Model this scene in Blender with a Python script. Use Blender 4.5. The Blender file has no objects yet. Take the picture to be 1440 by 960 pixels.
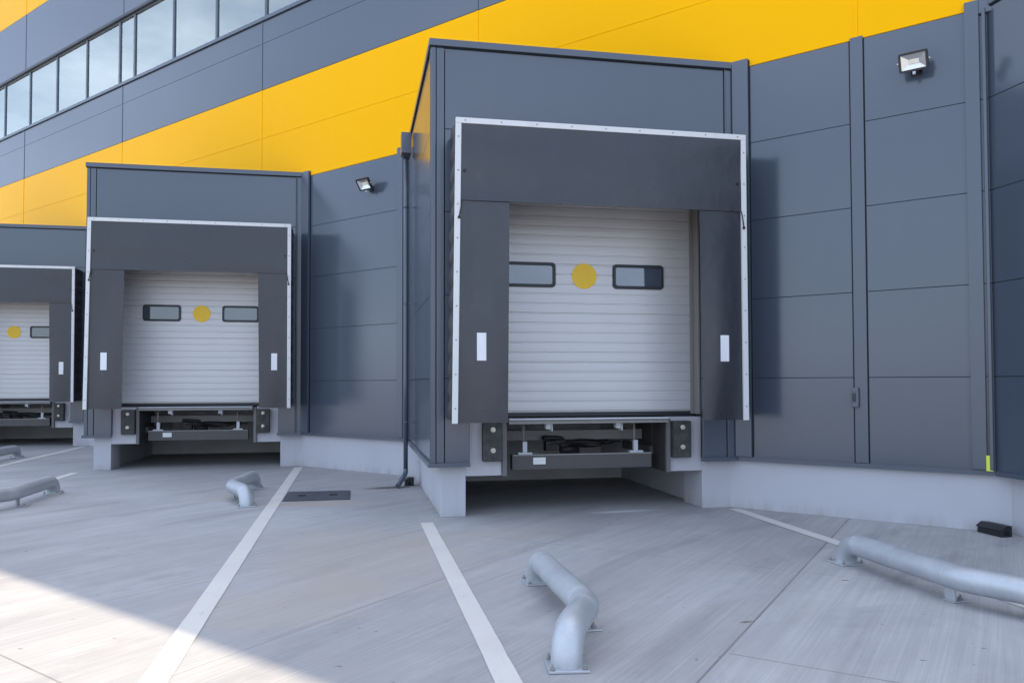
import bpy, bmesh, math, random
from mathutils import Vector, Matrix
random.seed(7)
C = bpy.context.scene.collection
SC = bpy.context.scene
R = math.radians
AL = R(41.547)                    # main wall runs AL to the left of the dock axis (+Y)
SA, CA = math.sin(AL), math.cos(AL)
PER = 7.9209                      # dock spacing along the wall
W = 3.53                          # dock house front width
H = 5.20                          # dock house height
ZB = 0.577                        # lower edge of the cladding
ZJ = [ZB, 1.506, 2.412, 3.318, 4.222, 5.120]
PL = 0.128                        # set-back of the concrete behind the cladding
DM = 1.785                        # dock centre line
SY = -0.588                       # shelter front plane

# ------------------------------------------------------------------ materials
class NT:
    def __init__(s, name):
        s.m = bpy.data.materials.new(name); s.m.use_nodes = True
        s.t = s.m.node_tree; s.t.nodes.clear()
        s.out = s.n('ShaderNodeOutputMaterial'); s.p = s.n('ShaderNodeBsdfPrincipled')
        s.l(s.p.outputs[0], s.out.inputs[0])
    def n(s, typ, **k):
        n = s.t.nodes.new(typ)
        for a, b in k.items(): setattr(n, a, b)
        return n
    def l(s, a, b): s.t.links.new(a, b)
    def val(s, sock, v):
        if hasattr(v, 'is_linked') or hasattr(v, 'links'): s.l(v, sock)
        else: sock.default_value = v
    def math(s, op, a, b=0.0, c=None, clamp=False):
        n = s.n('ShaderNodeMath', operation=op); n.use_clamp = clamp
        s.val(n.inputs[0], a); s.val(n.inputs[1], b)
        if c is not None: s.val(n.inputs[2], c)
        return n.outputs[0]
    def coord(s, rnd=True):
        tc = s.n('ShaderNodeTexCoord').outputs['Object']
        if not rnd: return tc
        oi = s.n('ShaderNodeObjectInfo').outputs['Random']
        v = s.n('ShaderNodeVectorMath', operation='ADD')
        sc = s.math('MULTIPLY', oi, 37.0)
        cx = s.n('ShaderNodeCombineXYZ')
        for i in range(3): s.l(sc, cx.inputs[i])
        s.l(tc, v.inputs[0]); s.l(cx.outputs[0], v.inputs[1])
        return v.outputs[0]
    def mapping(s, vec, scale=(1, 1, 1), rot=(0, 0, 0), loc=(0, 0, 0)):
        m = s.n('ShaderNodeMapping'); s.l(vec, m.inputs[0])
        m.inputs['Scale'].default_value = scale; m.inputs['Rotation'].default_value = rot; m.inputs['Location'].default_value = loc
        return m.outputs[0]
    def noise(s, vec, scale, detail=4, rough=.55, dist=0.0):
        n = s.n('ShaderNodeTexNoise'); s.l(vec, n.inputs['Vector'])
        n.inputs['Scale'].default_value = scale; n.inputs['Detail'].default_value = detail
        n.inputs['Roughness'].default_value = rough; n.inputs['Distortion'].default_value = dist
        return n.outputs['Fac']
    def rng(s, v, a, b, c=0.0, d=1.0, smooth=False):
        n = s.n('ShaderNodeMapRange'); n.interpolation_type = 'SMOOTHSTEP' if smooth else 'LINEAR'
        s.l(v, n.inputs[0])
        for i, x in enumerate((a, b, c, d)): n.inputs[1 + i].default_value = x
        return n.outputs[0]
    def mix(s, f, a, b, mode='MIX'):
        n = s.n('ShaderNodeMix', data_type='RGBA'); n.blend_type = mode
        s.val(n.inputs[0], f)
        for sk, v in ((n.inputs[6], a), (n.inputs[7], b)):
            if isinstance(v, tuple): sk.default_value = (*v, 1.0)
            else: s.l(v, sk)
        return n.outputs[2]
    def bump(s, h, strength=.2, dist=.01, nrm=None):
        n = s.n('ShaderNodeBump'); n.inputs['Strength'].default_value = strength; n.inputs['Distance'].default_value = dist
        s.l(h, n.inputs['Height'])
        if nrm is not None: s.l(nrm, n.inputs['Normal'])
        return n.outputs[0]
    def set(s, **k):
        for a, v in k.items():
            sk = s.p.inputs[a.replace('_', ' ')]
            if isinstance(v, tuple): sk.default_value = (*v, 1.0)
            elif isinstance(v, (int, float)): sk.default_value = v
            else: s.l(v, sk)
        return s

def painted(name, col, rough, var=.12, spec=.5, wave=.05, dirt=(.12, .11, .10), dirtamt=.12):
    """coil-coated sheet: slightly wavy, a little dusty"""
    t = NT(name); v = t.coord()
    n1 = t.noise(v, .7, 3); n2 = t.noise(t.mapping(v, (2.2, 2.2, .35)), 2.5, 5, .65); n3 = t.noise(v, 55, 2)
    c = t.mix(t.rng(n1, .3, .7, 0, var), col, tuple(x * .72 for x in col))
    c = t.mix(t.rng(n2, .52, .8, 0, dirtamt), c, dirt)
    t.set(Base_Color=c, Roughness=t.rng(n1, .3, .7, rough * .9, rough * 1.12), Specular_IOR_Level=spec)
    b = t.bump(t.noise(v, 1.1, 1), wave, .05)
    t.set(Normal=t.bump(n3, .02, .002, b))
    return t.m

M = {}
M['panel'] = painted('anthracite sheet', (.066, .084, .111), .17, .10, .72, .035, (.12, .13, .14), .06)
M['trim'] = painted('anthracite flashing', (.067, .085, .113), .24, .04, .68, .0, (.12, .13, .14), .0)
M['flash'] = painted('dark flashing', (.030, .034, .042), .4, .1, .4, .02)
M['gap'] = painted('joint shadow gap', (.010, .011, .014), .7, .05, .2, .0)
M['yellow'] = painted('yellow sheet', (.94, .462, .0002), .22, .04, .05, .03, (.70, .34, .002), .08)
M['white_alu'] = painted('white aluminium profile', (.65, .65, .64), .42, .06, .4, .0, (.35, .34, .32), .25)
M['tag'] = painted('white reflective tag', (.74, .74, .76), .4, .03, .4, .0)
M['plate'] = painted('printed label', (.72, .74, .70), .5, .05, .4, .0, (.3, .3, .3), .2)
M['neon'] = painted('yellow green tape', (.62, .72, .06), .45, .03, .4, .0)
M['steel'] = painted('dark painted steel', (.085, .080, .078), .5, .2, .4, .03, (.11, .10, .09), .45)
M['steel2'] = painted('grey painted steel', (.26, .247, .235), .5, .2, .4, .03, (.10, .08, .06), .4)
M['angle'] = painted('worn edge steel', (.15, .147, .145), .5, .3, .4, .03, (.06, .055, .05), .6)
M['grime'] = painted('grimy pit steel', (.045, .043, .042), .5, .3, .4, .03, (.16, .15, .145), .5)
M['black'] = painted('black plastic', (.018, .018, .020), .45, .1, .4, .0)
M['lampblack'] = painted('black lamp housing', (.020, .020, .022), .38, .1, .5, .0)
M['stand'] = painted('pale lacquered steel', (.55, .57, .62), .4, .1, .5, .0)

def curtain():
    t = NT('black pvc curtain'); v = t.coord()
    n1 = t.noise(v, .9, 4); n2 = t.noise(t.mapping(v, (3, 3, .8)), 3, 6, .7)
    sc = t.noise(t.mapping(v, (1, 1, .25), (0, .5, 0)), 9, 6, .75)
    c = t.mix(t.rng(n1, .3, .7), (.017, .020, .028), (.024, .027, .035))
    c = t.mix(t.rng(n2, .55, .8, 0, .25), c, (.070, .066, .066))
    c = t.mix(t.rng(sc, .66, .80, 0, .45), c, (.15, .145, .145))
    w = t.n('ShaderNodeTexWave'); t.l(v, w.inputs[0]); w.inputs['Scale'].default_value = 60
    b = t.bump(w.outputs['Fac'], .04, .001)
    b = t.bump(t.noise(v, 1.6, 3, .6, .8), .20, .04, b)
    t.set(Base_Color=c, Roughness=t.rng(n2, .3, .7, .26, .38), Specular_IOR_Level=.6, Normal=b)
    return t.m
M['curtain'] = curtain()

def bellows():
    t = NT('black bellows cloth'); v = t.coord()
    n = t.noise(v, 6, 5, .7)
    c = t.mix(t.rng(n, .35, .7), (.020, .020, .022), (.06, .057, .056))
    t.set(Base_Color=c, Roughness=.6, Normal=t.bump(n, .3, .01))
    return t.m
M['bellows'] = bellows()

def rubber():
    t = NT('bumper rubber'); v = t.coord()
    n = t.noise(v, 14, 6, .7); n2 = t.noise(t.mapping(v, (6, 6, 1.2)), 4, 5, .7)
    c = t.mix(t.rng(n, .4, .75), (.030, .030, .031), (.085, .08, .075))
    c = t.mix(t.rng(n2, .55, .75, 0, .5), c, (.11, .10, .09))
    t.set(Base_Color=c, Roughness=.75, Normal=t.bump(n, .35, .006))
    return t.m
M['rubber'] = rubber()

def doormat():
    t = NT('door lacquer'); v = t.coord()
    n = t.noise(v, .8, 3); n2 = t.noise(t.mapping(v, (.5, .5, 9)), 3, 5, .7)
    c = t.mix(t.rng(n, .3, .7), (.60, .595, .59), (.56, .556, .555))
    c = t.mix(t.rng(n2, .55, .85, 0, .2), c, (.40, .385, .36))
    t.set(Base_Color=c, Roughness=.38, Specular_IOR_Level=.5, Metallic=.12)
    return t.m
M['door'] = doormat()
M['disc'] = painted('yellow disc film', (.86, .54, .02), .4, .04, .4, .0)

def galv():
    t = NT('galvanised steel'); v = t.coord()
    vo = t.n('ShaderNodeTexVoronoi'); t.l(v, vo.inputs['Vector']); vo.inputs['Scale'].default_value = 55
    n = t.noise(v, 5, 6, .65); n2 = t.noise(t.mapping(v, (2, 2, 2)), 2.2, 4)
    c = t.mix(t.rng(vo.outputs['Color'], 0, 1, 0, .35), (.43, .455, .475), (.54, .56, .585))
    c = t.mix(t.rng(n, .45, .75, 0, .6), c, (.56, .58, .59))
    c = t.mix(t.rng(n2, .58, .75, 0, .35), c, (.30, .30, .29))
    sc = t.noise(t.mapping(v, (7, 1.5, 7)), 5, 6, .75)
    c = t.mix(t.rng(sc, .68, .76, 0, .5), c, (.16, .155, .15))
    t.set(Base_Color=c, Metallic=.5, Roughness=t.rng(n, .3, .7, .42, .60), Normal=t.bump(n, .06, .006))
    return t.m
M['galv'] = galv()

def bolt():
    t = NT('zinc bolt'); v = t.coord(); n = t.noise(v, 30, 3)
    t.set(Base_Color=t.mix(t.rng(n, .4, .7), (.62, .60, .50), (.45, .42, .34)), Metallic=.5, Roughness=.42)
    return t.m
M['bolt'] = bolt()

def concrete_wall():
    t = NT('painted concrete plinth'); v = t.coord()
    n1 = t.noise(v, .8, 4); n2 = t.noise(t.mapping(v, (3, 3, .6)), 2.5, 6, .7); n3 = t.noise(v, 60, 3)
    c = t.mix(t.rng(n1, .3, .7), (.50, .50, .53), (.45, .45, .475))
    c = t.mix(t.rng(n2, .55, .85, 0, .3), c, (.34, .33, .32))
    sx = t.n('ShaderNodeSeparateXYZ'); tc = t.n('ShaderNodeTexCoord'); t.l(tc.outputs['Object'], sx.inputs[0])
    edge = t.math('ADD', t.rng(sx.outputs[2], 0, .14, .55, 0, True), t.math('MULTIPLY', t.math('SUBTRACT', n2, .5), .6), clamp=True)
    spl = t.math('MULTIPLY', t.rng(sx.outputs[2], 0, .16, 1, 0, True), t.rng(n2, .38, .62), clamp=True)
    c = t.mix(t.math('MULTIPLY', spl, .45), c, (.30, .28, .25))
    t.set(Base_Color=c, Roughness=.75, Specular_IOR_Level=.3, Normal=t.bump(n3, .12, .004, t.bump(n1, .15, .02)))
    return t.m
M['conc'] = concrete_wall()
def pit():
    t = NT('raw pit concrete'); v = t.coord(); n = t.noise(v, 2.0, 6, .65)
    t.set(Base_Color=t.mix(t.rng(n, .3, .7), (.62, .605, .59), (.50, .485, .47)), Roughness=.9, Normal=t.bump(n, .3, .02))
    return t.m
M['pit'] = pit()

def glass():
    t = NT('window glass'); v = t.coord()
    n = t.noise(v, .5, 1)
    t.set(Base_Color=(.93, .96, .96), Roughness=.02, Transmission_Weight=0.0, Specular_IOR_Level=.5)
    t.t.nodes.remove(t.p)
    gl = t.n('ShaderNodeBsdfGlossy'); gl.inputs['Roughness'].default_value = .015; gl.inputs['Color'].default_value = (.97, 1, .90, 1)
    t.l(t.bump(n, .012, .05), gl.inputs['Normal'])
    tr = t.n('ShaderNodeBsdfTransparent'); tr.inputs['Color'].default_value = (.86, .93, .92, 1)
    fr = t.n('ShaderNodeFresnel'); fr.inputs['IOR'].default_value = 1.55
    f = t.math('ADD', t.math('MULTIPLY', fr.outputs[0], 1.25), .26, clamp=True)
    mx = t.n('ShaderNodeMixShader'); t.l(f, mx.inputs[0]); t.l(tr.outputs[0], mx.inputs[1]); t.l(gl.outputs[0], mx.inputs[2])
    t.l(mx.outputs[0], t.out.inputs[0])
    return t.m
M['glass'] = glass()
def simple(name, col, rough=.6, metal=0.0):
    t = NT(name); n = t.noise(t.coord(), 4, 3)
    t.set(Base_Color=t.mix(t.rng(n, .3, .7), col, tuple(x * .88 for x in col)), Roughness=rough, Metallic=metal)
    return t.m
M['blind'] = simple('pale blind', (.82, .86, .83), .7)
M['room'] = simple('room wall', (.50, .54, .54), .8)
M['reflector'] = simple('lamp reflector', (.78, .77, .74), .22, .7)
M['led'] = simple('lamp led tile', (.85, .80, .66), .5)
M['dpane'] = simple('door glazing', (.085, .10, .125), .05)
for n_ in M['dpane'].node_tree.nodes:
    if n_.type == 'BSDF_PRINCIPLED': n_.inputs['Specular IOR Level'].default_value = 1.0; n_.inputs['Coat Weight'].default_value = .45; n_.inputs['Coat Tint'].default_value = (.8, .9, 1, 1); n_.inputs['Coat Roughness'].default_value = .03; n_.inputs['Coat IOR'].default_value = 1.7
M['seal'] = simple('rubber seal', (.022, .023, .027), .5)

def paint_line():
    t = NT('road paint'); v = t.coord(False)
    n = t.noise(v, 9, 6, .7); n2 = t.noise(t.mapping(v, (1, 1, 1), (0, 0, R(43))), 2.2, 4)
    gr = t.noise(t.mapping(v, (70, 1.2, 1), (0, 0, R(43))), 1.0, 3)
    c = t.mix(t.rng(n2, .35, .7, 0, .5), (.65, .62, .555), (.55, .525, .48))
    c = t.mix(t.rng(t.math('ADD', t.math('MULTIPLY', n, .7), t.math('MULTIPLY', gr, .45)), .66, .80, 0, .8), c, (.40, .39, .38))
    t.set(Base_Color=c, Roughness=.7, Normal=t.bump(gr, .12, .003))
    return t.m
M['paint'] = paint_line()

def ground_mat():
    t = NT('broomed concrete yard'); v = t.coord(False)
    rv = t.mapping(v, (1, 1, 1), (0, 0, R(43)))      # x' across the broom marks, y' along them
    sx = t.n('ShaderNodeSeparateXYZ'); t.l(v, sx.inputs[0]); X, Y = sx.outputs[0], sx.outputs[1]
    big = t.noise(v, .33, 5, .6, .4); mid = t.noise(v, 1.6, 6, .65, .6); fine = t.noise(v, 28, 5, .7)
    wob = t.noise(v, .8, 2)
    st1 = t.noise(t.mapping(rv, (5.5, .22, 1)), 1, 5, .65)
    st2 = t.noise(t.mapping(rv, (22, .35, 1)), 1, 4, .65)
    st3 = t.noise(t.mapping(rv, (75, .8, 1)), 1, 3, .6)
    c = t.mix(t.rng(big, .3, .7), (.352, .341, .330), (.460, .447, .434))
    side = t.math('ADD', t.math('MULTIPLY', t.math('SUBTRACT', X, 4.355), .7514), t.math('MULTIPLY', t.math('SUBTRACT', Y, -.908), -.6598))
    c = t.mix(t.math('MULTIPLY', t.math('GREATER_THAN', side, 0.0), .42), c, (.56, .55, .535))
    blot = t.noise(t.mapping(rv, (1.0, .45, 1)), 1.1, 6, .72, .8)
    c = t.mix(t.rng(blot, .44, .72, 0, .55), c, (.265, .257, .255))
    c = t.mix(t.rng(blot, .46, .25, 0, .45), c, (.50, .49, .475))
    c = t.mix(t.rng(st1, .38, .70, 0, .42), c, (.30, .294, .291))
    c = t.mix(t.rng(st2, .45, .72, 0, .34), c, (.29, .285, .283))
    c = t.mix(t.rng(st2, .35, .18, 0, .30), c, (.57, .565, .56))
    c = t.mix(t.rng(st3, .48, .72, 0, .28), c, (.25, .246, .244))
    c = t.mix(t.rng(st3, .45, .25, 0, .24), c, (.62, .61, .60))
    c = t.mix(t.rng(mid, .58, .80, 0, .40), c, (.33, .295, .25))
    arc = t.n('ShaderNodeTexWave'); arc.wave_type = 'RINGS'; arc.rings_direction = 'Z'
    t.l(t.mapping(v, (1, 1, 0), (0, 0, 0), (-7.5, 9.0, 0)), arc.inputs[0]); arc.inputs['Scale'].default_value = .33; arc.inputs['Distortion'].default_value = 1.2; arc.inputs['Detail'].default_value = 1
    c = t.mix(t.math('MULTIPLY', t.rng(arc.outputs['Fac'], .86, .97, 0, .30), t.rng(blot, .4, .6)), c, (.22, .215, .215))
    spk = t.noise(v, 70, 2, .5)
    c = t.mix(t.rng(spk, .70, .76, 0, .6), c, (.24, .225, .21))
    spots = t.noise(v, 11, 3, .5)
    c = t.mix(t.rng(spots, .715, .74, 0, .7), c, (.17, .15, .13))
    def blob(cx, cy, rx, ry, ang, col, amt, nz=mid, c=None, soft=.6):
        dx = t.math('SUBTRACT', X, cx); dy = t.math('SUBTRACT', Y, cy)
        ca, sa = math.cos(ang), math.sin(ang)
        u = t.math('DIVIDE', t.math('ADD', t.math('MULTIPLY', dx, ca), t.math('MULTIPLY', dy, sa)), rx)
        w = t.math('DIVIDE', t.math('ADD', t.math('MULTIPLY', dx, -sa), t.math('MULTIPLY', dy, ca)), ry)
        d = t.math('SQRT', t.math('ADD', t.math('MULTIPLY', u, u), t.math('MULTIPLY', w, w)))
        d = t.math('ADD', d, t.math('MULTIPLY', t.math('SUBTRACT', nz, .5), 1.6))
        return t.mix(t.rng(d, 1.0 - soft, 1.0, amt, 0, True), c, col)
    tan = (.42, .365, .29)
    c = blob(-.65, -1.7, 1.2, 1.6, .3, tan, .42, c=c)
    c = blob(-1.2, -3.0, 1.0, .7, .6, tan, .40, c=c)
    c = blob(.6, -1.0, 1.2, .5, .2, tan, .35, c=c)
    c = blob(-1.2, 1.4, .9, .25, 0, (.43, .33, .25), .5, c=c)
    c = blob(-2.4, 2.2, .5, .4, 0, tan, .4, c=c)
    c = blob(-.30, 2.75, .52, .20, .2, (.085, .070, .052), .9, fine, c=c, soft=.8)
    c = blob(2.2, .1, .55, .10, .1, (.66, .66, .68), .8, fine, c=c, soft=.8)
    c = blob(1.55, -4.05, .06, .025, .1, (.13, .10, .08), .8, fine, c=c)
    c = blob(2.75, -3.25, .045, .02, .1, (.15, .10, .08), .8, fine, c=c)
    # sawn joints: (x0, y0, angle, half width, strength, s0, s1)
    grooves = None
    def joint(p, q, hw, amt, c, ext=(0, 0)):
        d = Vector((q[0] - p[0], q[1] - p[1])); L = d.length; d /= L
        dx = t.math('SUBTRACT', X, p[0]); dy = t.math('SUBTRACT', Y, p[1])
        a = t.math('ADD', t.math('MULTIPLY', dx, d.x), t.math('MULTIPLY', dy, d.y))
        b = t.math('ABSOLUTE', t.math('ADD', t.math('MULTIPLY', dx, -d.y), t.math('MULTIPLY', dy, d.x)))
        f = t.rng(b, hw * .6, hw * 1.4, 1, 0)
        f = t.math('MULTIPLY', f, t.math('GREATER_THAN', a, -ext[0])); f = t.math('MULTIPLY', f, t.math('LESS_THAN', a, L + ext[1]))
        nonlocal grooves
        grooves = f if grooves is None else t.math('MAXIMUM', grooves, f)
        g = t.math('MULTIPLY', f, t.math('MULTIPLY', t.rng(mid, .3, .6, .55, 1), amt))
        return t.mix(g, c, (.12, .11, .10))
    c = joint((4.355, -.908), (.834, -4.917), .007, .65, c, (.2, 6))
    c = joint((1.182, -4.552), (1.761, -5.077), .005, .7, c, (0, 5))
    c = joint((1.872, -2.328), (3.171, -3.477), .004, .5, c, (2.0, 5))
    c = joint((-2.663, -3.79), (-2.222, -4.267), .005, .7, c, (8, 8))
    c = joint((-2.545, -2.863), (-1.689, -2.05), .0035, .5, c, (.3, 2.5))
    c = joint((-1.723, -4.35), (-1.417, -4.01), .0035, .5, c, (3, 3.5))
    c = joint((-.874, -3.387), (-.165, -2.639), .0035, .45, c, (.6, 2.2))
    c = joint((-5.4, 4.6), (-1.9, 2.1), .004, .4, c, (6, 0))
    h = t.math('ADD', t.math('MULTIPLY', st3, .8), t.math('MULTIPLY', fine, .5))
    h = t.math('ADD', h, t.math('MULTIPLY', st2, .6))
    h = t.math('SUBTRACT', h, t.math('MULTIPLY', grooves, 1.5))
    t.set(Base_Color=c, Roughness=t.rng(mid, .3, .7, .68, .85), Specular_IOR_Level=.35, Normal=t.bump(h, .35, .006))
    return t.m
M['ground'] = ground_mat()

def drain_mat():
    t = NT('chequered steel cover'); v = t.coord(False)
    w = t.n('ShaderNodeTexChecker'); t.l(t.mapping(v, (1, 1, 1), (0, 0, R(45))), w.inputs[0]); w.inputs['Scale'].default_value = 40
    n = t.noise(v, 6, 5, .7)
    c = t.mix(t.rng(n, .35, .7), (.085, .095, .115), (.13, .135, .145))
    t.set(Base_Color=c, Metallic=.4, Roughness=.5, Normal=t.bump(w.outputs['Fac'], .3, .003))
    return t.m
M['drain'] = drain_mat()

# ------------------------------------------------------------------ mesh tools
class MB:
    def __init__(s): s.v = []; s.f = []; s.sm = []
    def face_grid(s, rows, closed=False, smooth=True):
        o = len(s.v); n = len(rows[0])
        for r in rows: s.v += [tuple(p) for p in r]
        for i in range(len(rows) - 1):
            for j in range(n if closed else n - 1):
                k = (j + 1) % n
                s.f.append((o + i * n + j, o + i * n + k, o + (i + 1) * n + k, o + (i + 1) * n + j)); s.sm.append(smooth)
    def box(s, x0, x1, y0, y1, z0, z1, mat=None):
        s.hexa([(x0, y0), (x1, y0), (x1, y1), (x0, y1)], z0, z1, mat); return s
    def hexa(s, poly, z0, z1, mat=None, top=None):
        """vertical prism over a counter-clockwise plan polygon"""
        o = len(s.v); n = len(poly); top = top or poly
        P = [(x, y, z0) for x, y in poly] + [(x, y, z1) for x, y in top]
        if mat is not None: P = [tuple(mat @ Vector(p)) for p in P]
        s.v += P
        s.f.append(tuple(o + i for i in reversed(range(n)))); s.f.append(tuple(o + n + i for i in range(n))); s.sm += [False] * 2
        for i in range(n):
            k = (i + 1) % n; s.f.append((o + i, o + k, o + n + k, o + n + i)); s.sm.append(False)
        return s
    def prism(s, poly, f, d):
        """flat outline poly (2-D) mapped by f(u,v,t) and thickened from t=0 to t=d"""
        o = len(s.v); n = len(poly)
        s.v += [tuple(f(u, v, 0)) for u, v in poly] + [tuple(f(u, v, d)) for u, v in poly]
        s.f.append(tuple(o + i for i in reversed(range(n)))); s.f.append(tuple(o + n + i for i in range(n))); s.sm += [False] * 2
        for i in range(n):
            k = (i + 1) % n; s.f.append((o + i, o + k, o + n + k, o + n + i)); s.sm.append(n > 14)
        return s
    def cyl(s, a, b, r, seg=20, r2=None, caps=True):
        a, b = Vector(a), Vector(b); d = (b - a).normalized()
        u = d.orthogonal().normalized(); w = d.cross(u); r2 = r if r2 is None else r2
        rows = [[c + u * rr * math.cos(2 * math.pi * i / seg) + w * rr * math.sin(2 * math.pi * i / seg) for i in range(seg)] for c, rr in ((a, r), (b, r2))]
        o = len(s.v); s.face_grid(rows, True)
        if caps:
            s.f.append(tuple(o + i for i in reversed(range(seg)))); s.f.append(tuple(o + seg + i for i in range(seg))); s.sm += [False] * 2
        return s
    def tube(s, pts, r, seg=28, caps=True):
        pts = [Vector(p) for p in pts]; rows = []
        rr = r if isinstance(r, (list, tuple)) else [r] * len(pts)
        d0 = (pts[1] - pts[0]).normalized(); u = d0.orthogonal().normalized()
        for i, p in enumerate(pts):
            d = (pts[min(i + 1, len(pts) - 1)] - pts[max(i - 1, 0)]).normalized()
            u = (u - d * u.dot(d)).normalized(); w = d.cross(u)
            rows.append([p + (u * math.cos(2 * math.pi * k / seg) + w * math.sin(2 * math.pi * k / seg)) * rr[i] for k in range(seg)])
        o = len(s.v); s.face_grid(rows, True)
        if caps:
            n = len(rows); s.f.append(tuple(o + i for i in reversed(range(seg)))); s.f.append(tuple(o + (n - 1) * seg + i for i in range(seg))); s.sm += [False] * 2
        return s
    def build(s, name, mat, parent=None, bevel=0.0, seg=2):
        me = bpy.data.meshes.new(name); me.from_pydata(s.v, [], s.f); me.update()
        for p, q in zip(me.polygons, s.sm): p.use_smooth = q
        bm = bmesh.new(); bm.from_mesh(me); bmesh.ops.recalc_face_normals(bm, faces=bm.faces)
        if bevel:
            es = [e for e in bm.edges if len(e.link_faces) == 2 and not (e.link_faces[0].smooth and e.link_faces[1].smooth) and e.calc_face_angle(0) > .6]
            bmesh.ops.bevel(bm, geom=es, offset=bevel, segments=seg, profile=.6, affect='EDGES', clamp_overlap=True)
        bm.to_mesh(me); bm.free()
        me.materials.append(M[mat] if isinstance(mat, str) else mat)
        o = bpy.data.objects.new(name, me); C.objects.link(o)
        if parent is not None: o.parent = parent
        return o

def tag(o, label=None, cat=None, group=None, kind=None):
    for k, v in (('label', label), ('category', cat), ('group', group), ('kind', kind)):
        if v: o[k] = v
    return o
def thing(name, label, cat, loc=(0, 0, 0), rz=0.0, group=None):
    o = bpy.data.objects.new(name, None); C.objects.link(o); o.empty_display_size = .2
    o.location = loc; o.rotation_euler = (0, 0, rz)
    return tag(o, label, cat, group)
def copy_tree(o, parent=None):
    c = o.copy(); C.objects.link(c)
    if parent is not None: c.parent = parent
    for ch in list(o.children): copy_tree(ch, c)
    return c
def pod_off(i): return Vector((-SA * PER * i, CA * PER * i, 0))
def fillet(pts, rad, n=10):
    pts = [Vector(p) for p in pts]; out = [pts[0]]
    for i in range(1, len(pts) - 1):
        p = pts[i]; a = (pts[i - 1] - p).normalized(); b = (pts[i + 1] - p).normalized()
        ang = a.angle(b); r = rad[i - 1]; d = r / math.tan(ang / 2)
        A = p + a * d; B = p + b * d; cen = p + (a + b).normalized() * (r / math.sin(ang / 2))
        va, vb = A - cen, B - cen; tot = va.angle(vb)
        for k in range(n + 1):
            t = k / n; out.append(cen + (va * math.sin((1 - t) * tot) + vb * math.sin(t * tot)) / math.sin(tot))
    out.append(pts[-1]); return out
def rrect(w, h, r, n=6):
    out = []
    for cx, cy, a0 in ((w / 2 - r, h / 2 - r, 0), (-w / 2 + r, h / 2 - r, 90), (-w / 2 + r, -h / 2 + r, 180), (w / 2 - r, -h / 2 + r, 270)):
        for k in range(n + 1):
            a = R(a0 + 90 * k / n); out.append((cx + r * math.cos(a), cy + r * math.sin(a)))
    return out

# ------------------------------------------------------------------ ground and markings
g = MB(); g.v = [(-1500, -1500, 0), (1500, -1500, 0), (1500, 1500, 0), (-1500, 1500, 0)]; g.f = [(0, 1, 2, 3)]; g.sm = [False]
tag(g.build('ground', 'ground'), kind='structure')
def lane(i, x0, x1, y0, y1):
    b = MB(); n = 60; rl, rr = [], []
    for k in range(n + 1):
        y = y0 + (y1 - y0) * k / n; j = 0 if k in (0, n) else 1
        rl.append((x0 + random.uniform(-.0018, .0018) * j, y, .004)); rr.append((x1 + random.uniform(-.0018, .0018) * j, y, .004))
    b.face_grid([rl, rr], False, False)
    o = b.build('lane_marking', 'paint'); o.location = pod_off(i); tag(o, kind='structure'); return o
for i in (-1, 0, 1, 2):
    lane(i, -.122, .010, -.19, -11.0); lane(i, 3.43, 3.57, -.10 if i else .0, -11.0)

# ------------------------------------------------------------------ warehouse
NV = Vector((CA, SA, 0)); WO = Vector((3.4852, 0, 0)) + NV * .0621
bld = thing('warehouse', 'anthracite and yellow clad warehouse with a ribbon of windows behind the dock houses', 'warehouse', WO, AL - math.pi / 2)
BAY = 5.27; GRID = [-1.40 + BAY * k for k in range(-2, 9)]      # s values of panel ends; local x = -s
X0, X1 = -42.0, 13.5
def bands(name, mat, zs, x0, x1, cuts, y=0.0, gap=.0035, th=.08, vgap=.012, bev=.003):
    b = MB(); xs = sorted([x0, x1] + [c for c in cuts if x0 + .05 < c < x1 - .05])
    for a, c in zip(xs[:-1], xs[1:]):
        for z0, z1 in zip(zs[:-1], zs[1:]):
            b.box(a + vgap, c - vgap, y, y + th, z0 + gap / 2, z1 - gap / 2)
    return b.build(name, mat, bld, bev, 1)
cuts = [-s for s in GRID]
bk = MB()
for i in range(-1, 4):                                         # lower wall between the dock houses
    xa, xb = -(i * PER), -(i * PER - 2.63)
    if i == 3: xa = X0
    cc = [c for c in cuts if xa < c < xb]
    bands('lower_wall', 'panel', ZJ, xa, xb, cc)
    bk.box(xa, xb, .081, .13, ZB, 5.12)
    p = MB().box(xa - .15, xb + .25, .05, .35, 0, ZB + .03); p.build('plinth', 'conc', bld, .006, 2)
    d = MB().box(xa + .05, xb - .02, -.022, .05, ZB - .022, ZB - .004).box(xa + .05, xb - .02, -.022, -.012, ZB - .004, ZB + .025); d.build('drip_flashing', 'trim', bld)
    for c in cc:
        s = MB().box(c - .062 - .0, c + .068, -.014, -.003, ZB + .03, 5.145); s.build('cover_strip', 'trim', bld, .004)
        e = MB().box(c - .074, c - .063, -.008, -.002, ZB + .03, 5.12).box(c + .069, c + .080, -.008, -.002, ZB + .03, 5.12); e.build('strip_edge_gap', 'gap', bld)
bands('yellow_band', 'yellow', (5.122, 6.04, 6.958), X0, X1, cuts, gap=.0022, vgap=.001)
bands('upper_wall', 'panel', (6.962, 7.84, 8.255), X0, X1, cuts)
bands('head_wall', 'panel', (9.87, 11.41), X0, X1, cuts)
bands('top_yellow_band', 'yellow', (11.414, 12.32, 13.16), X0, X1, cuts, gap=.0022, vgap=.001)
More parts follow.
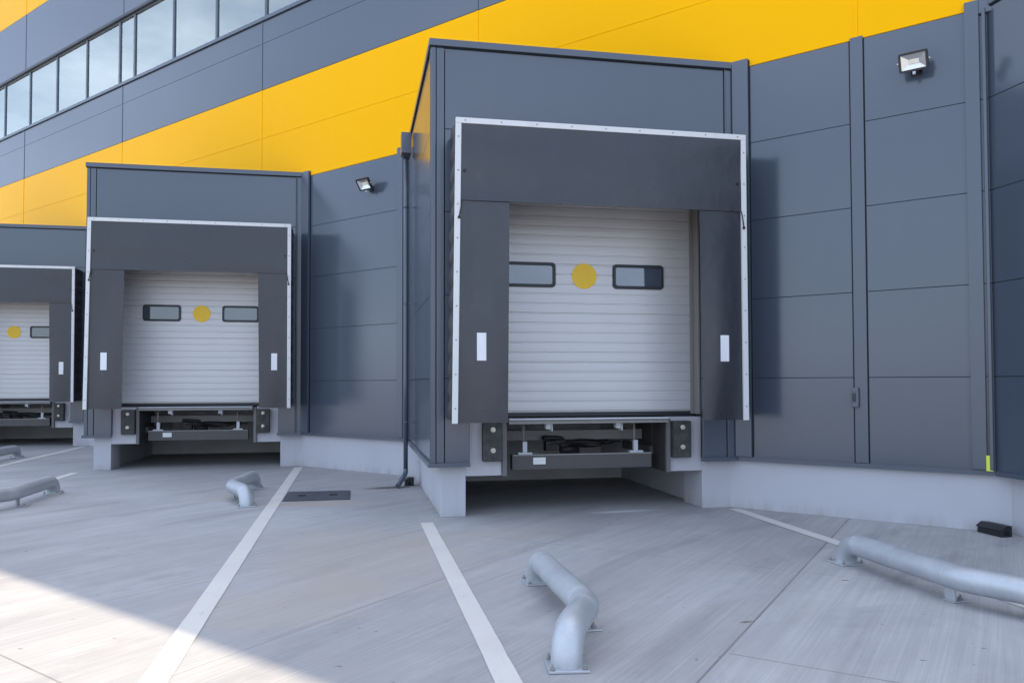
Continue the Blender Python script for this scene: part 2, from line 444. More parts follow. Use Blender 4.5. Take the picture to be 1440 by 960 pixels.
for c in cuts:                                                  # joint covers of the upper bands
    if X0 < c < X1:
        for z0, z1, m, nm in ((5.126, 6.955, 'yellow', 'joint_cover'), (6.966, 8.25, 'trim', 'joint_cover'), (9.88, 11.406, 'trim', 'joint_cover'), (11.418, 13.15, 'yellow', 'joint_cover')):
            MB().box(c - .020, c + .020, -.009, .003, z0, z1).build(nm, m, bld, .003)
MB().box(X0, X1, -.035, .05, 8.262, 8.325).build('window_sill', 'trim', bld, .004)
MB().box(X0, X1, -.06, .0, 9.80, 9.865).build('window_head', M['flash'], bld, .004)
MB().box(X0 - .03, X1 + .03, -.05, .45, 13.165, 13.25).build('roof_edge', 'trim', bld, .006)
bk.box(X0, X1, .09, .13, 5.0, 8.30).box(X0, X1, .09, .13, 9.865, 13.16)
bk.box(X0, X1, .13, 1.3, 4.95, 5.0)
bk.build('backing_wall', 'gap', bld)
rf = MB().box(X0, X1, .13, 32, 13.0, 13.16).box(X0, X1, 31.6, 32, 0, 13.0).box(X0, X0 + .3, .4, 31.6, 0, 13.0).box(X1 - .3, X1, .4, 31.6, 0, 13.0)
rf.build('roof', 'flash', bld)
# ribbon window: one window per pane
mull = [9.03 - 1.61 * k for k in range(6, 0, -1)] + [9.03, 10.655, 12.257, 13.892, 14.567, 16.166, 17.776, 19.378, 21.0] + [21.0 + 1.61 * k for k in range(1, 14)]
for a, c in zip(mull[:-1], mull[1:]):
    xa, xb = -c, -a; z0, z1 = 8.325, 9.80
    f = MB(); e = .032
    f.box(xa + .001, xa + e, -.006, .09, z0, z1).box(xb - e, xb - .001, -.006, .09, z0, z1)
    f.box(xa + e, xb - e, -.004, .09, z0, z0 + .03).box(xa + e, xb - e, -.004, .09, z1 - .03, z1)
    fo = f.build('window', 'trim', bld, .003, 1)
    MB().box(xa + e, xb - e, .02, .03, z0 + .03, z1 - .03).build('pane', 'glass', fo)
    r = random.random()
    if r < .85:
        xs, xe = xa + e + .02, xb - e - .02
        if r > .45: xs = xa + (xb - xa) * .30
        MB().box(xs, xe, .20, .206, z0 + .03, z1 - .02).build('blind', 'blind', fo)
rm = MB().box(X0 + .3, X1 - .3, .40, 5.0, 9.81, 9.86).box(X0 + .3, X1 - .3, 4.0, 4.1, 8.2, 9.81).box(X0 + .3, X1 - .3, .13, 5.0, 8.15, 8.20)
rm.build('window_room', 'room', bld)
cl = MB()
for k in range(18): cl.box(-6 - 1.6 * k, -5.4 - 1.6 * k, 1.0, 1.6, 9.795, 9.808)
cl.build('ceiling_tile', 'blind', bld)
# small grey connection box on the cover strip
def at_wall(s, z, off=0.0): return WO + Vector((SA, -CA, 0)) * (-s) + NV * (-off) + Vector((0, 0, z))
RZ = AL - math.pi / 2
jb = thing('junction_box', 'small grey box fixed low on the vertical cover strip right of the nearest dock', 'box', at_wall(-1.35, 1.19, .031), RZ)
MB().box(-.035, .035, -.018, 0, 0, .21).build('housing', 'trim', jb, .006)
MB().box(-.030, .030, -.025, -.0182, .010, .045).build('lid', 'panel', jb, .004)
MB().box(-.030, .030, -.025, -.0182, .165, .20).build('lid', 'panel', jb, .004)
MB().box(-.028, .010, -.024, -.0182, .06, .15).build('cover', 'flash', jb, .004)

# ------------------------------------------------------------------ dock house
def side_poly_panels(b, x0, x1, y0, y1, zs, gap=.005):
    for z0, z1 in zip(zs[:-1], zs[1:]): b.box(x0, x1, y0, y1, z0 + gap / 2, z1 - gap / 2)
def make_house():
    t = thing('dock_house', 'x', 'dock house', group='dock houses along the wall')
    f = MB()
    side_poly_panels(f, .158, .427, .012, .07, ZJ[:5])
    side_poly_panels(f, .4275, 3.1395, .012, .07, (4.03, 4.222)); side_poly_panels(f, .158, 3.425, .012, .07, (4.222, 5.12))
    side_poly_panels(f, 3.14, 3.425, .012, .07, ZJ[:5])
    f.build('front_cladding', 'panel', t, .003, 1)
    MB().box(.006, .058, 0, .05, ZB + .02, 5.12).build('corner_trim', 'trim', t, .005)
    MB().box(.066, .150, .004, .05, ZB + .02, 5.12).build('corner_trim', 'trim', t, .005)
    MB().box(3.433, 3.448, -.004, .05, ZB + .02, 5.12).box(3.450, W, .004, .05, ZB + .02, 5.12).build('corner_trim', 'trim', t, .004)
    MB().box(.01, W - .02, .071, .085, ZB + .02, 5.12 - .004).box(.071, .085, .09, 3.85, ZB + .02, 5.1).build('backing', 'gap', t) if False else None
    bb = MB().box(.012, .43, .071, .085, ZB + .01, 5.11).box(.431, 3.135, .071, .085, 4.03, 5.11).box(3.137, W - .005, .071, .085, ZB + .01, 5.11).box(.075, .088, .09, 3.85, ZB + .01, 5.11)
    bb.build('backing', 'gap', t)
    s = MB(); side_poly_panels(s, .010, .070, .075, 4.05, ZJ)
    s.build('side_cladding', 'panel', t, .003, 1)
    MB().box(0, .05, .054, .072, ZB + .02, 5.12).build('side_trim', 'trim', t, .004)
    MB().box(-.022, .36, -.026, .05, ZB - .024, ZB + .0).box(.36, .43, -.026, .05, ZB - .024, ZB).box(-.022, .43, -.026, -.012, ZB + .001, ZB + .022).box(-.022, -.010, -.011, 3.98, ZB - .024, ZB + .022).build('drip_flashing', 'trim', t)
    MB().box(3.12, W + .0, -.026, .05, ZB - .024, ZB).box(3.12, W, -.026, -.012, ZB + .001, ZB + .022).build('drip_flashing', 'trim', t)
    c = MB()
    c.hexa([(-.014, -.018), (W - .012, -.018), (W + .03, .08), (-.014, .08)], 5.124, H)
    c.box(-.014, .10, .081, 4.0, 5.124, H); c.build('roof_cap', 'trim', t, .006)
    MB().box(-.004, W - .02, -.006, .012, 5.108, 5.1235).box(-.004, .010, .013, 4.0, 5.108, 5.1235).build('cap_shadow_line', 'gap', t)  # near-black strip painting in the shadow line beneath the cap
    MB().hexa([(.09, .09), (W - .05, .09), (.09, 4.1)], 5.05, 5.12).build('roof', 'flash', t)
    # concrete base: piers, cheeks with the pit between them
    p = MB()
    p.box(PL, .40, PL, .64, 0, 1.06)                      # left pier
    p.box(PL, .33, .6401, 3.95, 0, ZB + .04)              # left plinth wall
    p.box(.4002, .80, PL, 1.2, .437, 1.06)                # left cheek
    p.build('plinth', 'conc', t, .006, 2)
    p = MB()
    p.box(2.77, 3.1698, PL, 1.2, .437, 1.06)              # right cheek
    p.box(3.17, 3.55, PL, .66, 0, 1.06)
    p.box(3.26, 3.60, .6601, 3.3, 0, 1.06)
    p.build('plinth', 'conc', t, .006, 2)
    q = MB().box(.33, 3.26, 3.26, 3.4, 0, 1.06).box(.34, .80, 1.201, 3.25, .437, .6).box(2.77, 3.25, 1.201, 3.25, .437, .6)
    q.box(.80, .85, 1.21, 3.25, .437, 1.06).box(2.72, 2.77, 1.21, 3.25, .437, 1.06).box(.851, 2.719, 2.6, 2.75, .44, 1.06)
    q.build('pit_wall', 'pit', t)
    r = MB().box(.30, .425, .09, .34, 1.065, 4.6).box(3.178, 3.40, .09, .34, 1.065, 4.6).box(.426, 3.177, .09, .34, 4.25, 4.6).box(.44, 3.16, .36, .40, 1.07, 4.24)
    r.build('door_reveal', 'flash', t)
    return t
HOUSE_LABEL = {0: 'biggest dock house, nearest the camera, with a grey downpipe at its left side wall',
               1: 'middle sized dock house between the biggest one and the one cut off at left',
               2: 'dock house cut off by the left edge, only its right half in view',
               -1: 'dock house at the right edge showing only its left side wall'}
house = make_house()
houses = {}
for i in (0, 1, 2, -1):
    h = house if i == 0 else copy_tree(house)
    h.location = pod_off(i); tag(h, HOUSE_LABEL[i]); houses[i] = h
    # strip that closes the joint between the house front and the main wall (part of the building)
    x = -(i * PER)
    MB().box(x + .035, x + .225, -.050, -.004, ZB + .03, H).build('corner_strip', 'trim', bld, .005)
    MB().box(x + .226, x + .233, -.012, -.002, ZB + .03, 5.19).build('strip_edge_gap', 'gap', bld)
    # matching strip at the left side wall of the next house
    xl = x + 2.42
    MB().box(xl, xl + .125, -.045, -.003, ZB + .03, H).build('corner_strip', 'trim', bld, .005)
    MB().box(xl + .1255, xl + .30, -.040, -.003, 5.06, H).build('corner_cap', 'trim', bld, .004)
    MB().box(xl + .150, xl + .185, -.060, -.003, ZB + .03, H - .1).build('corner_bead', 'trim', bld, .012, 3)

# ------------------------------------------------------------------ dock shelter
def ripple(b, f, nu, nv):
    b.face_grid([[f(i / nu, j / nv) for j in range(nv + 1)] for i in range(nu + 1)], False, True)
def make_shelter():
    t = thing('dock_shelter', 'x', 'dock shelter', group='black dock shelters with white frames')
    zt, zb = 4.158, 1.048; w = .058
    f = MB(); y0, y1 = SY - .004, SY + .03
    xlT, xlB, xrT, xrB = .203, .165, 3.389, 3.394
    f.box(xlT, xrT, y0, y1, zt - w, zt)
    xl2 = xlB + (xlT - xlB) * (zt - w - .001 - zb) / (zt - zb); xr2 = xrB + (xrT - xrB) * (zt - w - .001 - zb) / (zt - zb)
    f.hexa([(xlB, y0), (xlB + w, y0), (xlB + w, y1), (xlB, y1)], zb, zt - w - .001, None, [(xl2, y0), (xl2 + w, y0), (xl2 + w, y1), (xl2, y1)])
    f.hexa([(xrB - w, y0), (xrB, y0), (xrB, y1), (xrB - w, y1)], zb, zt - w - .001, None, [(xr2 - w, y0), (xr2, y0), (xr2, y1), (xr2 - w, y1)])
    fr = f.build('frame', 'white_alu', t, .004)
    for k in range(9):
        x = .30 + k * (3.29 - .30) / 8; MB().cyl((x, y0 - .003, zt - .028), (x, y0 + .001, zt - .028), .008, 10).build('rivet', 'steel2', fr)
        z = 1.2 + k * .345; q = (z - zb) / (zt - zb)
        for x in (xlB + (xlT - xlB) * q + .03, xrB + (xrT - xrB) * q - .03): MB().cyl((x, y0 - .003, z), (x, y0 + .001, z), .008, 10).build('rivet', 'steel2', fr)
    # cloth sides and top
    for sgn, xT, xB in ((1, xlT + .022, xlB + .022), (-1, xrT - .022, xrB - .022)):
        b = MB()
        def side(u, v, sgn=sgn, xT=xT, xB=xB):
            z = zb + .02 + u * (zt - zb - .05); y = SY + .032 + v * (.60)
            x = xB + (xT - xB) * u
            am = .040 * math.sin(math.pi * v) ** .7
            return (x - sgn * am * (.25 + .75 * abs(math.sin(13.5 * math.pi * u + .4 * math.sin(9 * u)))) + sgn * .012, y, z)
        ripple(b, side, 150, 14); b.build('side_cloth', 'bellows', t)
    b = MB(); ripple(b, lambda u, v: (.24 + u * 3.11, SY + .032 + v * .60, zt - .035 - .03 * math.sin(math.pi * v) * abs(math.sin(9 * math.pi * u))), 90, 8); b.build('top_cloth', 'bellows', t)
    rails = MB()
    for z in (1.35, 3.85):
        for x in (.30, 3.26): rails.box(x, x + .03, SY + .04, .005, z, z + .04)
    rails.build('arm', 'steel2', t, .003)
    # header curtain in front, side curtains just behind it
    def sheet(name, xa, xb, za, zb_, yb, seed, th=.006, skew=0.0):
        n, m_ = 26, 26; b = MB(); rnd = random.Random(seed); ph = [rnd.uniform(0, 6) for _ in range(4)]
        def P(u, v, off):
            z = zb_ + (za - zb_) * v; x = xa + (xb - xa) * u + skew * (v - .5) * (u if xa < 1 else 1 - u)
            y = yb + off + (.010 * math.sin(5 * u + ph[0] + 2 * v) + .008 * math.sin(7 * v + ph[1]) * math.sin(3 * u + ph[2])) * (v ** .5)
            return (x, y, z)
        front = [[P(i / n, j / m_, 0) for j in range(m_ + 1)] for i in range(n + 1)]
        back = [[P(i / n, j / m_, th) for j in range(m_ + 1)] for i in range(n + 1)]
        b.face_grid(front); b.face_grid(back)
        for a in (0, n): b.face_grid([front[a], back[a]], False, False)
        for j in (0, m_): b.face_grid([[r[j] for r in front], [r[j] for r in back]], False, False)
        return b.build(name, 'curtain', t)
    hc = sheet('header_curtain', .235, 3.350, 3.316, 4.12, SY + .006, 1)
    for x, sg in ((.275, 1), (3.315, -1)):
        MB().cyl((x + sg * .02, SY - .006, 3.62), (x + sg * .02, SY + .006, 3.62), .016, 14).build('eyelet', 'black', hc)
    for xa, xb, seed, tg in ((.215, .752, 2, .467), (2.866, 3.345, 3, 3.125)):
        sc_ = sheet('side_curtain', xa, xb, 1.052, 3.50, SY + .026, seed, skew=-.022 if xa < 1 else .034)
        MB().box(tg - .048, tg + .048, SY + .006, SY + .018, 1.683, 1.966).build('reflector_tag', 'tag', sc_, .002, 1)
    for x0_, x1_ in ((.268, .236), (3.322, 3.352)):
        s = MB(); s.tube([(x0_, SY - .010, 3.316), ((x0_ + x1_) / 2, SY - .016, 3.23), (x1_, SY - .012, 3.14)], .006, 8); s.cyl((x1_, SY - .014, 3.135), (x1_, SY, 3.135), .016, 12)
        s.build('tie_cord', 'black', t)
    return t
SH_LABEL = {0: 'black dock shelter in a white frame on the biggest dock house', 1: 'black dock shelter in a white frame on the middle sized dock house',
            2: 'black dock shelter cut off by the left edge of the picture'}
# ------------------------------------------------------------------ dock door
DY = .30
def make_door():
    t = thing('dock_door', 'x', 'door', group='ribbed grey sectional dock doors')
    prof = []; z = 1.125; k = 0; pitch = .1125
    while z < 4.22:
        big = (k % 5 == 0); d = .013 if big else .008
        prof += [(z, DY + d), (z + .010, DY + d), (z + .016, DY + .001), (z + pitch * .5, DY - .0005), (z + pitch - .006, DY + .001)]
        z += pitch; k += 1
    prof.append((z, DY + .006))
    b = MB(); b.face_grid([[(x, y, zz) for zz, y in prof] for x in (.43, 3.172)], False, False)
    b.box(.43, 3.172, DY + .015, DY + .045, 1.12, 4.24)
    leaf = b.build('door_leaf', 'door', t)
    MB().box(.43, 3.172, DY - .006, DY + .012, 1.070, 1.122).build('bottom_seal', 'seal', t, .006)
    MB().box(3.142, 3.177, DY - .16, DY - .012, 1.09, 4.20).box(3.100, 3.141, DY - .030, DY - .012, 1.09, 4.2).build('door_track', 'steel2', t, .004)
    MB().box(.426, .46, DY - .16, DY - .012, 1.09, 4.20).build('door_track', 'steel2', t, .004)
    cx = 1.808
    for wx in (cx - .656, cx + .656):
        fr = MB(); o = rrect(.625, .285, .045); n = rrect(.555, .215, .028)
        rows = []
        for pts, y in ((o, DY + .004), (o, DY - .022), (n, DY - .022), (n, DY - .002)): rows.append([(wx + u, y, 2.694 + v) for u, v in pts])
        fr.face_grid(rows, True, False); w = fr.build('door_window', 'seal', t, .004)
        MB().prism(rrect(.565, .225, .028), lambda u, v, q: (wx + u, DY - .008 + q, 2.694 + v), .003).build('pane', 'dpane', w)
    MB().prism([(.148 * math.cos(2 * math.pi * k / 48), .148 * math.sin(2 * math.pi * k / 48)) for k in range(48)], lambda u, v, q: (cx + u, DY - .006 + q, 2.690 + v), .004).build('disc_marker', 'disc', t)
    return t
DOOR_LABEL = {0: 'ribbed pale grey door with yellow disc in the biggest dock', 1: 'ribbed pale grey door with yellow disc in the middle sized dock',
              2: 'ribbed pale grey door with yellow disc, partly outside the left edge'}
# ------------------------------------------------------------------ leveller
def make_leveller():
    t = thing('dock_leveller', 'x', 'dock leveller', group='dock levellers in the pits below the doors')
    MB().box(.86, 2.71, .004, 1.55, 1.035, 1.060).box(.86, 2.71, .004, .022, 1.005, 1.034).build('deck', 'steel2', t, .003)
    MB().box(.52, 3.05, -.02, .10, 1.040, 1.066).build('lip_edge', 'flash', t, .003) if False else None
    MB().box(.86, 2.71, -.03, .0, 1.052, 1.066).build('lip', 'stand', t, .003)
    MB().box(.95, 2.61, .28, .40, .475, .645).build('front_beam', 'steel', t, .006)
    MB().box(.955, 2.605, .272, .2795, .634, .648).build('beam_edge', 'steel2', t)
    MB().box(.86, 2.71, .86, .95, .765, .885).build('cross_beam', 'steel2', t, .006)
    for x in (1.105, 2.43):
        s = thing_part = MB()
        s.box(x - .082, x + .082, .29, .37, .6455, .668); s.box(x - .026, x + .026, .31, .36, .6681, .79)
        o = s.build('support_stand', 'stand', t, .004)
        MB().cyl((x - .012, .335, .79), (x - .012, .335, 1.004), .014, 12).build('rod', 'steel2', o)
    for x in (1.345, 2.165):
        MB().box(x - .04, x + .02, .12, .20, .94, 1.004).box(x + .021, x + .033, .10, .22, .915, 1.004).build('lip_hinge', 'stand', t, .004)
    MB().box(1.19, 1.335, .268, .2715, .535, .612).build('rating_label', 'plate', t)
    h = MB()
    rr = random.Random(3)
    h.cyl((1.42, .75, .80), (2.35, 1.2, .74), .030, 12)
    h.cyl((1.62, .72, .66), (1.85, .72, .66), .045, 14)
    h.box(1.44, 1.58, .68, .82, .645, .76)
    for k in range(6):
        p0 = Vector((1.45 + .03 * k, .70, .70)); p3 = Vector((2.0 + .10 * k, .82 + .05 * k, .67 + .01 * k))
        p1 = p0 + Vector((.12, -.08, .10 + rr.uniform(-.03, .05))); p2 = p3 + Vector((-.25, -.10, rr.uniform(-.08, .10)))
        h.tube([p0 * (1 - q) ** 3 + p1 * 3 * q * (1 - q) ** 2 + p2 * 3 * q * q * (1 - q) + p3 * q ** 3 for q in [j / 16 for j in range(17)]], .008, 8)
    h.build('hydraulic_unit', 'black', t)
    for x0, x1, xf in ((.803, .852, .845), (2.718, 2.767, 2.718)):
        MB().box(x0, x1, .085, .127, .432, 1.05).build('edge_angle', 'angle', t, .003)
        MB().box(xf, xf + .007, .1275, 1.15, .432, 1.05).build('cheek_plate', 'grime', t, .002)
    for x in (.854, 2.67): MB().box(x, x + .046, .50, 1.5, .60, .70).build('side_guide', 'steel', t, .003)
    return t
LV_LABEL = {0: 'dark steel dock leveller with two white stands under the biggest door', 1: 'dark steel dock leveller with two white stands under the middle sized door',
            2: 'dark steel dock leveller under the door cut off by the left edge'}
# ------------------------------------------------------------------ bumpers
def make_bumper():
    t = thing('dock_bumper', 'x', 'bumper', group='rubber dock bumpers')
    MB().box(-.108, .108, .014, PL - .001, .600, 1.018).build('rubber_block', 'rubber', t, .010, 2)
    for z in (.722, .948):
        b = MB(); b.cyl((0, .000, z), (0, .016, z), .028, 20); b.cyl((0, -.014, z), (0, .0, z), .016, 6); b.build('bolt', 'bolt', t, .002, 1)
    return t
proto = {'shelter': make_shelter(), 'door': make_door(), 'lev': make_leveller()}
bproto = make_bumper(); used = False
where = {0: 'of the biggest dock', 1: 'of the middle sized dock', 2: 'of the dock at the left edge'}
for i in (0, 1, 2, -1):
    for key, lab in (('shelter', SH_LABEL), ('door', DOOR_LABEL), ('lev', LV_LABEL)):
        if i not in lab and key != 'shelter': continue
        if i == -1: continue
        o = proto[key] if i == 0 else copy_tree(proto[key])
        o.location = pod_off(i); tag(o, lab[i])
    if i == -1: continue
    for x, side in ((.685, 'left'), (2.885, 'right')):
        if i == 2 and side == 'left': continue
        o = bproto if not used else copy_tree(bproto); used = True
        o.location = pod_off(i) + Vector((x, 0, 0))
        tag(o, 'rubber bumper with two bolts, under the %s curtain %s' % (side, where[i]))

# ------------------------------------------------------------------ wheel guides
def make_guide(sgn, x0, dx, xb=None, y1=-4.575, yb=-4.10):
    t = thing('wheel_guide', 'x', 'wheel guide', group='galvanised pipe wheel guides in the lanes')
    r, zc = .083, .172
    y0 = -2.85; xb = x0 if xb is None else xb; xn = x0 + dx
    ctrl = [(x0, y0, .005), (x0, y0, zc), (xb, yb, zc), (xn, y1, zc), (xn, y1, .005)]
    # elbows with a centre-line radius as large as the pipe height allows
    path = fillet(ctrl, (.160, .34, .160), 12)
    dense = []
    for a, b in zip(path[:-1], path[1:]):
        n = max(1, int((b - a).length / .05))
        for k in range(n): dense.append(a.lerp(b, k / n))
    dense.append(path[-1])
    pipe = MB().tube(dense, r, 40).build('pipe', 'galv', t)
    # weld seams
    d = Vector((xn - xb, y1 - yb, 0)).normalized(); d1 = Vector((xb - x0, yb - y0, 0)).normalized()
    for c, dr in ((Vector((x0, y0, zc)) + d1 * .165, d1), (Vector((xb, yb, zc)) - d1 * .095, d1), (Vector((xb, yb, zc)) + d * .10, d)):
        w = MB(); c = Vector(c); w.tube([c - dr * .006, c - dr * .003, c + dr * .003, c + dr * .006], [r - .002, r + .0012, r + .0012, r - .002], 40, False); w.build('weld_seam', 'galv', t)
    def foot(x, y, rz, s=.105):
        m = Matrix.Translation((x, y, 0)) @ Matrix.Rotation(rz, 4, 'Z')
        b = MB().box(-s, s, -s, s, .002, .014, m); p = b.build('base_plate', 'galv', t, .002, 1)
        for u, v in ((-1, -1), (1, -1), (1, 1), (-1, 1)):
            a = MB(); q = m @ Vector((u * (s - .022), v * (s - .022), .014)); a.cyl(q, q + Vector((0, 0, .012)), .013, 6); a.cyl(q, q + Vector((0, 0, .028)), .006, 8); a.build('anchor_bolt', 'steel2', p)
    foot(x0, y0, .05); foot(xn, y1, sgn * .12)
    py = yb + .10; px = xb + (x0 - xb) * .1 / (y0 - yb)
    p = MB().box(px - .008, px + .008, py - .045, py + .045, .010, zc - r + .012).build('post', 'galv', t, .002, 1)
    b = MB().box(px - .02, px + .115, py - .05, py + .05, .002, .010); bp = b.build('base_plate', 'galv', t, .002, 1)
    a = MB(); q = Vector((px + .075, py, .010)); a.cyl(q, q + Vector((0, 0, .014)), .015, 6); a.cyl(q, q + Vector((0, 0, .03)), .007, 8); a.build('anchor_bolt', 'steel2', bp)
    return t
gl = make_guide(-1, .520, -.245); gr = make_guide(1, 3.090, .215); gr2 = make_guide(1, 3.095, .105, 2.945, -4.55, -3.95)
GL = {0: 'bent galvanised pipe guide in the centre foreground beside the white line', 1: 'galvanised pipe guide at the left edge, left of the middle sized dock',}
GR = {0: 'long galvanised pipe guide cut off at the right edge of the picture', 1: 'galvanised pipe guide seen end on beside the dark drain cover',
      2: 'farthest galvanised pipe guide, a short piece at the left edge'}
for i, lab in GL.items():
    o = gl if i == 0 else copy_tree(gl); o.location = pod_off(i); tag(o, lab)
for i, lab in GR.items():
    o = gr if i == 0 else gr2 if i == 1 else copy_tree(gr); o.location = pod_off(i); tag(o, lab)
gr.location.y += .10

# ------------------------------------------------------------------ floodlights
def make_lamp(label, s, z, tilt, yaw, w, h):
    t = thing('floodlight', label, 'floodlight', at_wall(s, z, .003), RZ, 'wall floodlights')
    m = Matrix.Translation((0, -.17, .03)) @ Matrix.Rotation(yaw, 4, 'Z') @ Matrix.Rotation(tilt, 4, 'X')   # face looks along local -y, tipped down
    f = lambda u, v, q: m @ Vector((u, q, v))
    b = MB(); o = rrect(w, h, .022); n = rrect(w - .045, h - .045, .006)
    b.face_grid([[f(u, v, q) for u, v in pts] for pts, q in ((rrect(w * .8, h * .8, .02), .050), (o, .028), (o, -.012), (n, -.012), (n, -.004))], True, False)
    bp = rrect(w * .8, h * .8, .02); k = len(b.v); b.v += [tuple(f(u, v, .050)) for u, v in bp]; b.f.append(tuple(k + i for i in range(len(bp)))); b.sm.append(False)
    hs = b.build('housing', 'lampblack', t, .003)
    r = MB(); W2, H2 = (w - .045) / 2, (h - .045) / 2; iw, ih = W2 * .42, H2 * .30
    P = lambda u, v, q: tuple(f(u, v, q))
    r.face_grid([[P(-W2, -H2, -.004), P(W2, -H2, -.004), P(W2, H2, -.004), P(-W2, H2, -.004)], [P(-iw, -ih, .03), P(iw, -ih, .03), P(iw, ih, .03), P(-iw, ih, .03)]], True, False)
    r.build('reflector', 'reflector', hs)
    MB().prism([(-iw, -ih), (iw, -ih), (iw, ih), (-iw, ih)], lambda u, v, q: f(u, v, .026 + q), .004).build('led_tile', 'led', hs)
    br = MB(); c = m @ Vector((0, .02, -h / 2 - .02))
    br.box(-.05, .05, -.008, 0, -.06, .03)
    br.tube([(-.035, -.006, -.03), (-.05, -.09, -.01), tuple(m @ Vector((-w / 2 - .012, .01, 0)))], .008, 8)
    br.tube([(.035, -.006, -.03), (.05, -.09, -.01), tuple(m @ Vector((w / 2 + .012, .01, 0)))], .008, 8)
    br.build('bracket', 'lampblack', t)
    MB().cyl(m @ Vector((0, -.004, -h / 2 - .002)), m @ Vector((0, -.004, -h / 2 - .034)), .016, 14).build('sensor', 'stand', hs)
    for sx in (-1, 1): MB().cyl(m @ Vector((sx * (w / 2 - .001), .01, 0)), m @ Vector((sx * (w / 2 + .018), .01, 0)), .011, 12).build('hinge_knob', 'bolt', hs)
    return t
make_lamp('black floodlight high on the right hand wall, its silver reflector facing the camera', -1.985, 4.655, R(20), R(0), .27, .19)
make_lamp('black floodlight between the two nearest dock houses, seen from the side', 6.13, 4.66, R(34), R(0), .285, .20)

# ------------------------------------------------------------------ downpipe
dp = thing('downpipe', 'dark grey square hopper and downpipe at the left side of the biggest dock house', 'downpipe', (-.078, 2.95, 0))
hp = MB().hexa([(-.075, -.10), (.070, -.10), (.070, .10), (-.075, .10)], 4.76, 5.06)
hop = hp.build('hopper', 'trim', dp, .005)
MB().hexa([(-.03, -.045), (.04, -.045), (.04, .045), (-.03, .045)], 4.70, 4.759, None, [(-.07, -.095), (.066, -.095), (.066, .095), (-.07, .095)]).build('outlet', 'flash', hop)
MB().tube([(.0, 0, .20), (.0, 0, 1.5), (0, 0, 3.0), (.0, 0, 4.72)], .032, 20).build('pipe', 'trim', dp)
MB().tube(fillet([(0, 0, .24), (0, 0, .17), (-.13, -.32, .035)], (.06,), 8), .034, 20).build('shoe', 'trim', dp)
for z in (.9, 2.6, 4.0): MB().cyl((0, 0, z - .012), (0, 0, z + .012), .039, 20).box(.02, .078, -.008, .008, z - .012, z + .012).build('clip', 'trim', dp)

# ------------------------------------------------------------------ ground items
dc = thing('drain_cover', 'dark chequered steel drain cover let into the concrete yard', 'drain cover', (-1.26, 2.085, 0))
MB().box(-.41, .41, -.41, .41, .003, .010).build('frame', 'steel', dc, .002, 1)
for k in (-1, 1): 
    o = MB().box(-.395 if k < 0 else .004, -.004 if k < 0 else .395, -.395, .395, .0102, .016).build('lid', 'drain', dc, .002, 1)
    MB().box(k * .2 - .05, k * .2 + .05, -.06, -.02, .0162, .026).box(k * .2 - .05, k * .2 + .05, .0, .03, .0162, .022).build('handle', 'black', o, .003, 1)

def bait(label, loc, rz, L, D, Hh):
    t = thing('bait_box', label, 'bait box', loc, rz, 'black bait boxes against the plinth')
    prof = [(0, 0), (D, 0), (D, Hh), (D * .45, Hh), (D * .08, Hh * .62)]
    b = MB(); b.prism(prof, lambda u, v, q: (q - L / 2, -u, v) if False else (q - L / 2, u - D, v), L); b.build('body', 'black', t, .006)
    prof2 = [(-.004, Hh * .60), (D * .44, Hh + .003), (D + .0, Hh + .003), (D, Hh + .010), (D * .42, Hh + .010), (-.010, Hh * .66)]
    MB().prism(prof2, lambda u, v, q: (q - L / 2 - .006, u - D, v), L + .012).build('lid', 'black', t, .003)
    MB().cyl((L / 2 - .002, -D * .5, Hh * .38), (L / 2 + .004, -D * .5, Hh * .38), Hh * .24, 16).build('entry_hole', 'gap', t)
    return t
xw = Vector((SA, -CA, 0)) 
p = pod_off(-1) + Vector((.01, 3.98, .002))
bait('black plastic bait box on the ground against the plinth at the right edge', p, -math.pi / 2, .30, .12, .092)
bait('small black bait box on the ground beside the foot of the downpipe', (.035, 2.95, .002), R(90) + math.pi, .15, .13, .10)

# reflective marker on the corner bead at the right
st = MB().box(-.008, .050, -.004, 0, 0, .150).build('reflective_marker', 'neon', None, .001, 1)
st.location = at_wall(-2.548, .60, .048) ; st.rotation_euler = (0, 0, RZ); st.location.z = .598
tag(st, 'yellow green reflective sticker low on the wall corner at the right edge', 'sticker')

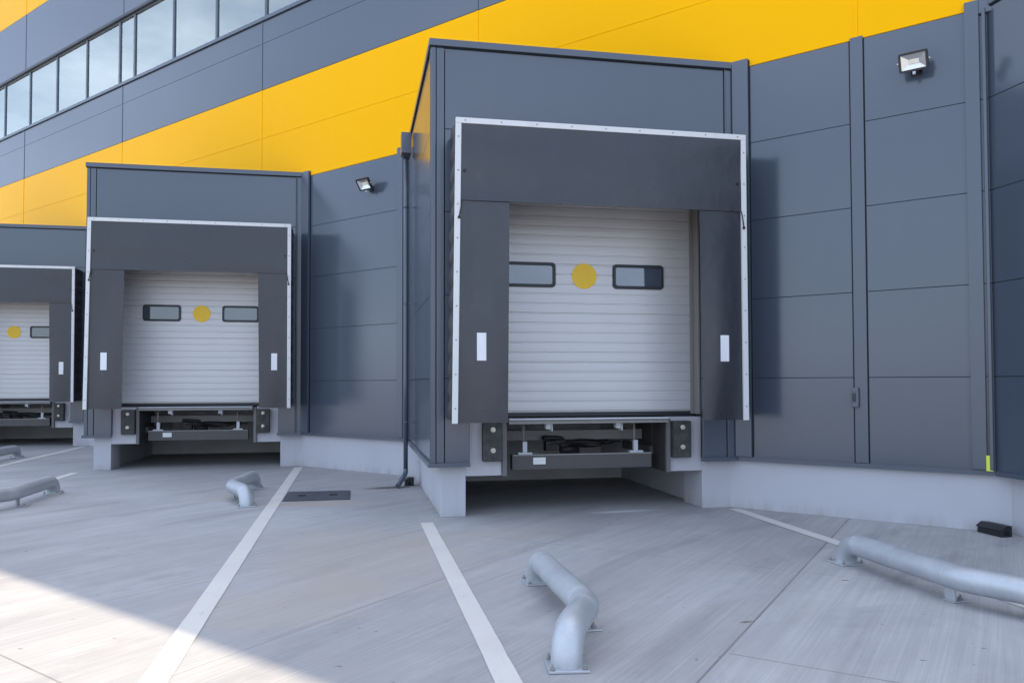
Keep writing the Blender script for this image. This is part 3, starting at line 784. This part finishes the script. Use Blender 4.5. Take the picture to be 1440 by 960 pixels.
# ------------------------------------------------------------------ light
SUN_EL = math.atan2(13.25, 6.36); SUN_AZ = math.atan2(CA, SA)      # azimuth clockwise from +Y
sd = Vector((math.sin(SUN_AZ) * math.cos(SUN_EL), math.cos(SUN_AZ) * math.cos(SUN_EL), math.sin(SUN_EL)))
sl = bpy.data.lights.new('sun', 'SUN'); sl.energy = 2.8; sl.angle = R(.53); sl.color = (1, .86, .66)
so = bpy.data.objects.new('sun', sl); C.objects.link(so); so.rotation_euler = sd.to_track_quat('Z', 'Y').to_euler(); so.location = (0, 0, 40)
wd = bpy.data.worlds.new('World'); SC.world = wd; wd.use_nodes = True
nt = wd.node_tree; nt.nodes.clear()
o = nt.nodes.new('ShaderNodeOutputWorld'); bg = nt.nodes.new('ShaderNodeBackground'); bg.inputs[1].default_value = .15
sky = nt.nodes.new('ShaderNodeTexSky'); sky.sky_type = 'NISHITA'; sky.sun_disc = False
sky.sun_elevation = SUN_EL; sky.sun_rotation = SUN_AZ; sky.air_density = 1.0; sky.dust_density = 1.5; sky.ozone_density = .8
# thin fair-weather cloud over the blue
tc = nt.nodes.new('ShaderNodeTexCoord'); mp = nt.nodes.new('ShaderNodeMapping'); mp.inputs['Scale'].default_value = (1, 1, 2.6)
nz = nt.nodes.new('ShaderNodeTexNoise'); nz.inputs['Scale'].default_value = 2.3; nz.inputs['Detail'].default_value = 6; nz.inputs['Roughness'].default_value = .6
mr = nt.nodes.new('ShaderNodeMapRange'); mr.interpolation_type = 'SMOOTHSTEP'
for k, v in enumerate((.38, .72, .25, .80)): mr.inputs[1 + k].default_value = v
mx = nt.nodes.new('ShaderNodeMix'); mx.data_type = 'RGBA'; mx.inputs[7].default_value = (6.7, 7.7, 9.9, 1)
L = nt.links.new
L(tc.outputs['Generated'], mp.inputs[0]); L(mp.outputs[0], nz.inputs['Vector']); L(nz.outputs['Fac'], mr.inputs[0]); L(mr.outputs[0], mx.inputs[0])
L(sky.outputs[0], mx.inputs[6]); L(mx.outputs[2], bg.inputs[0]); L(bg.outputs[0], o.inputs[0])

# ------------------------------------------------------------------ camera
cam = bpy.data.cameras.new('camera'); co = bpy.data.objects.new('camera', cam); C.objects.link(co)
cam.sensor_width = 36; cam.lens = 1120.87 * 36 / 1440; cam.shift_y = (506.75 - 480) / 1440
cam.clip_start = .05; cam.clip_end = 4000
F = Vector((0.19321025, 0.98073257, 0.02886905)); Rt = Vector((0.98115169, -0.19322568, -0.00228082)); U = Vector((-0.00334137, -0.02876559, 0.9995806))
co.matrix_world = Matrix(((Rt.x, U.x, -F.x, -.79414), (Rt.y, U.y, -F.y, -8.57269), (Rt.z, U.z, -F.z, 1.45), (0, 0, 0, 1)))
SC.camera = co
vs = SC.view_settings; vs.view_transform = 'Standard'; vs.look = 'None'; vs.gamma = 1; vs.exposure = 1.02; vs.use_curve_mapping = False
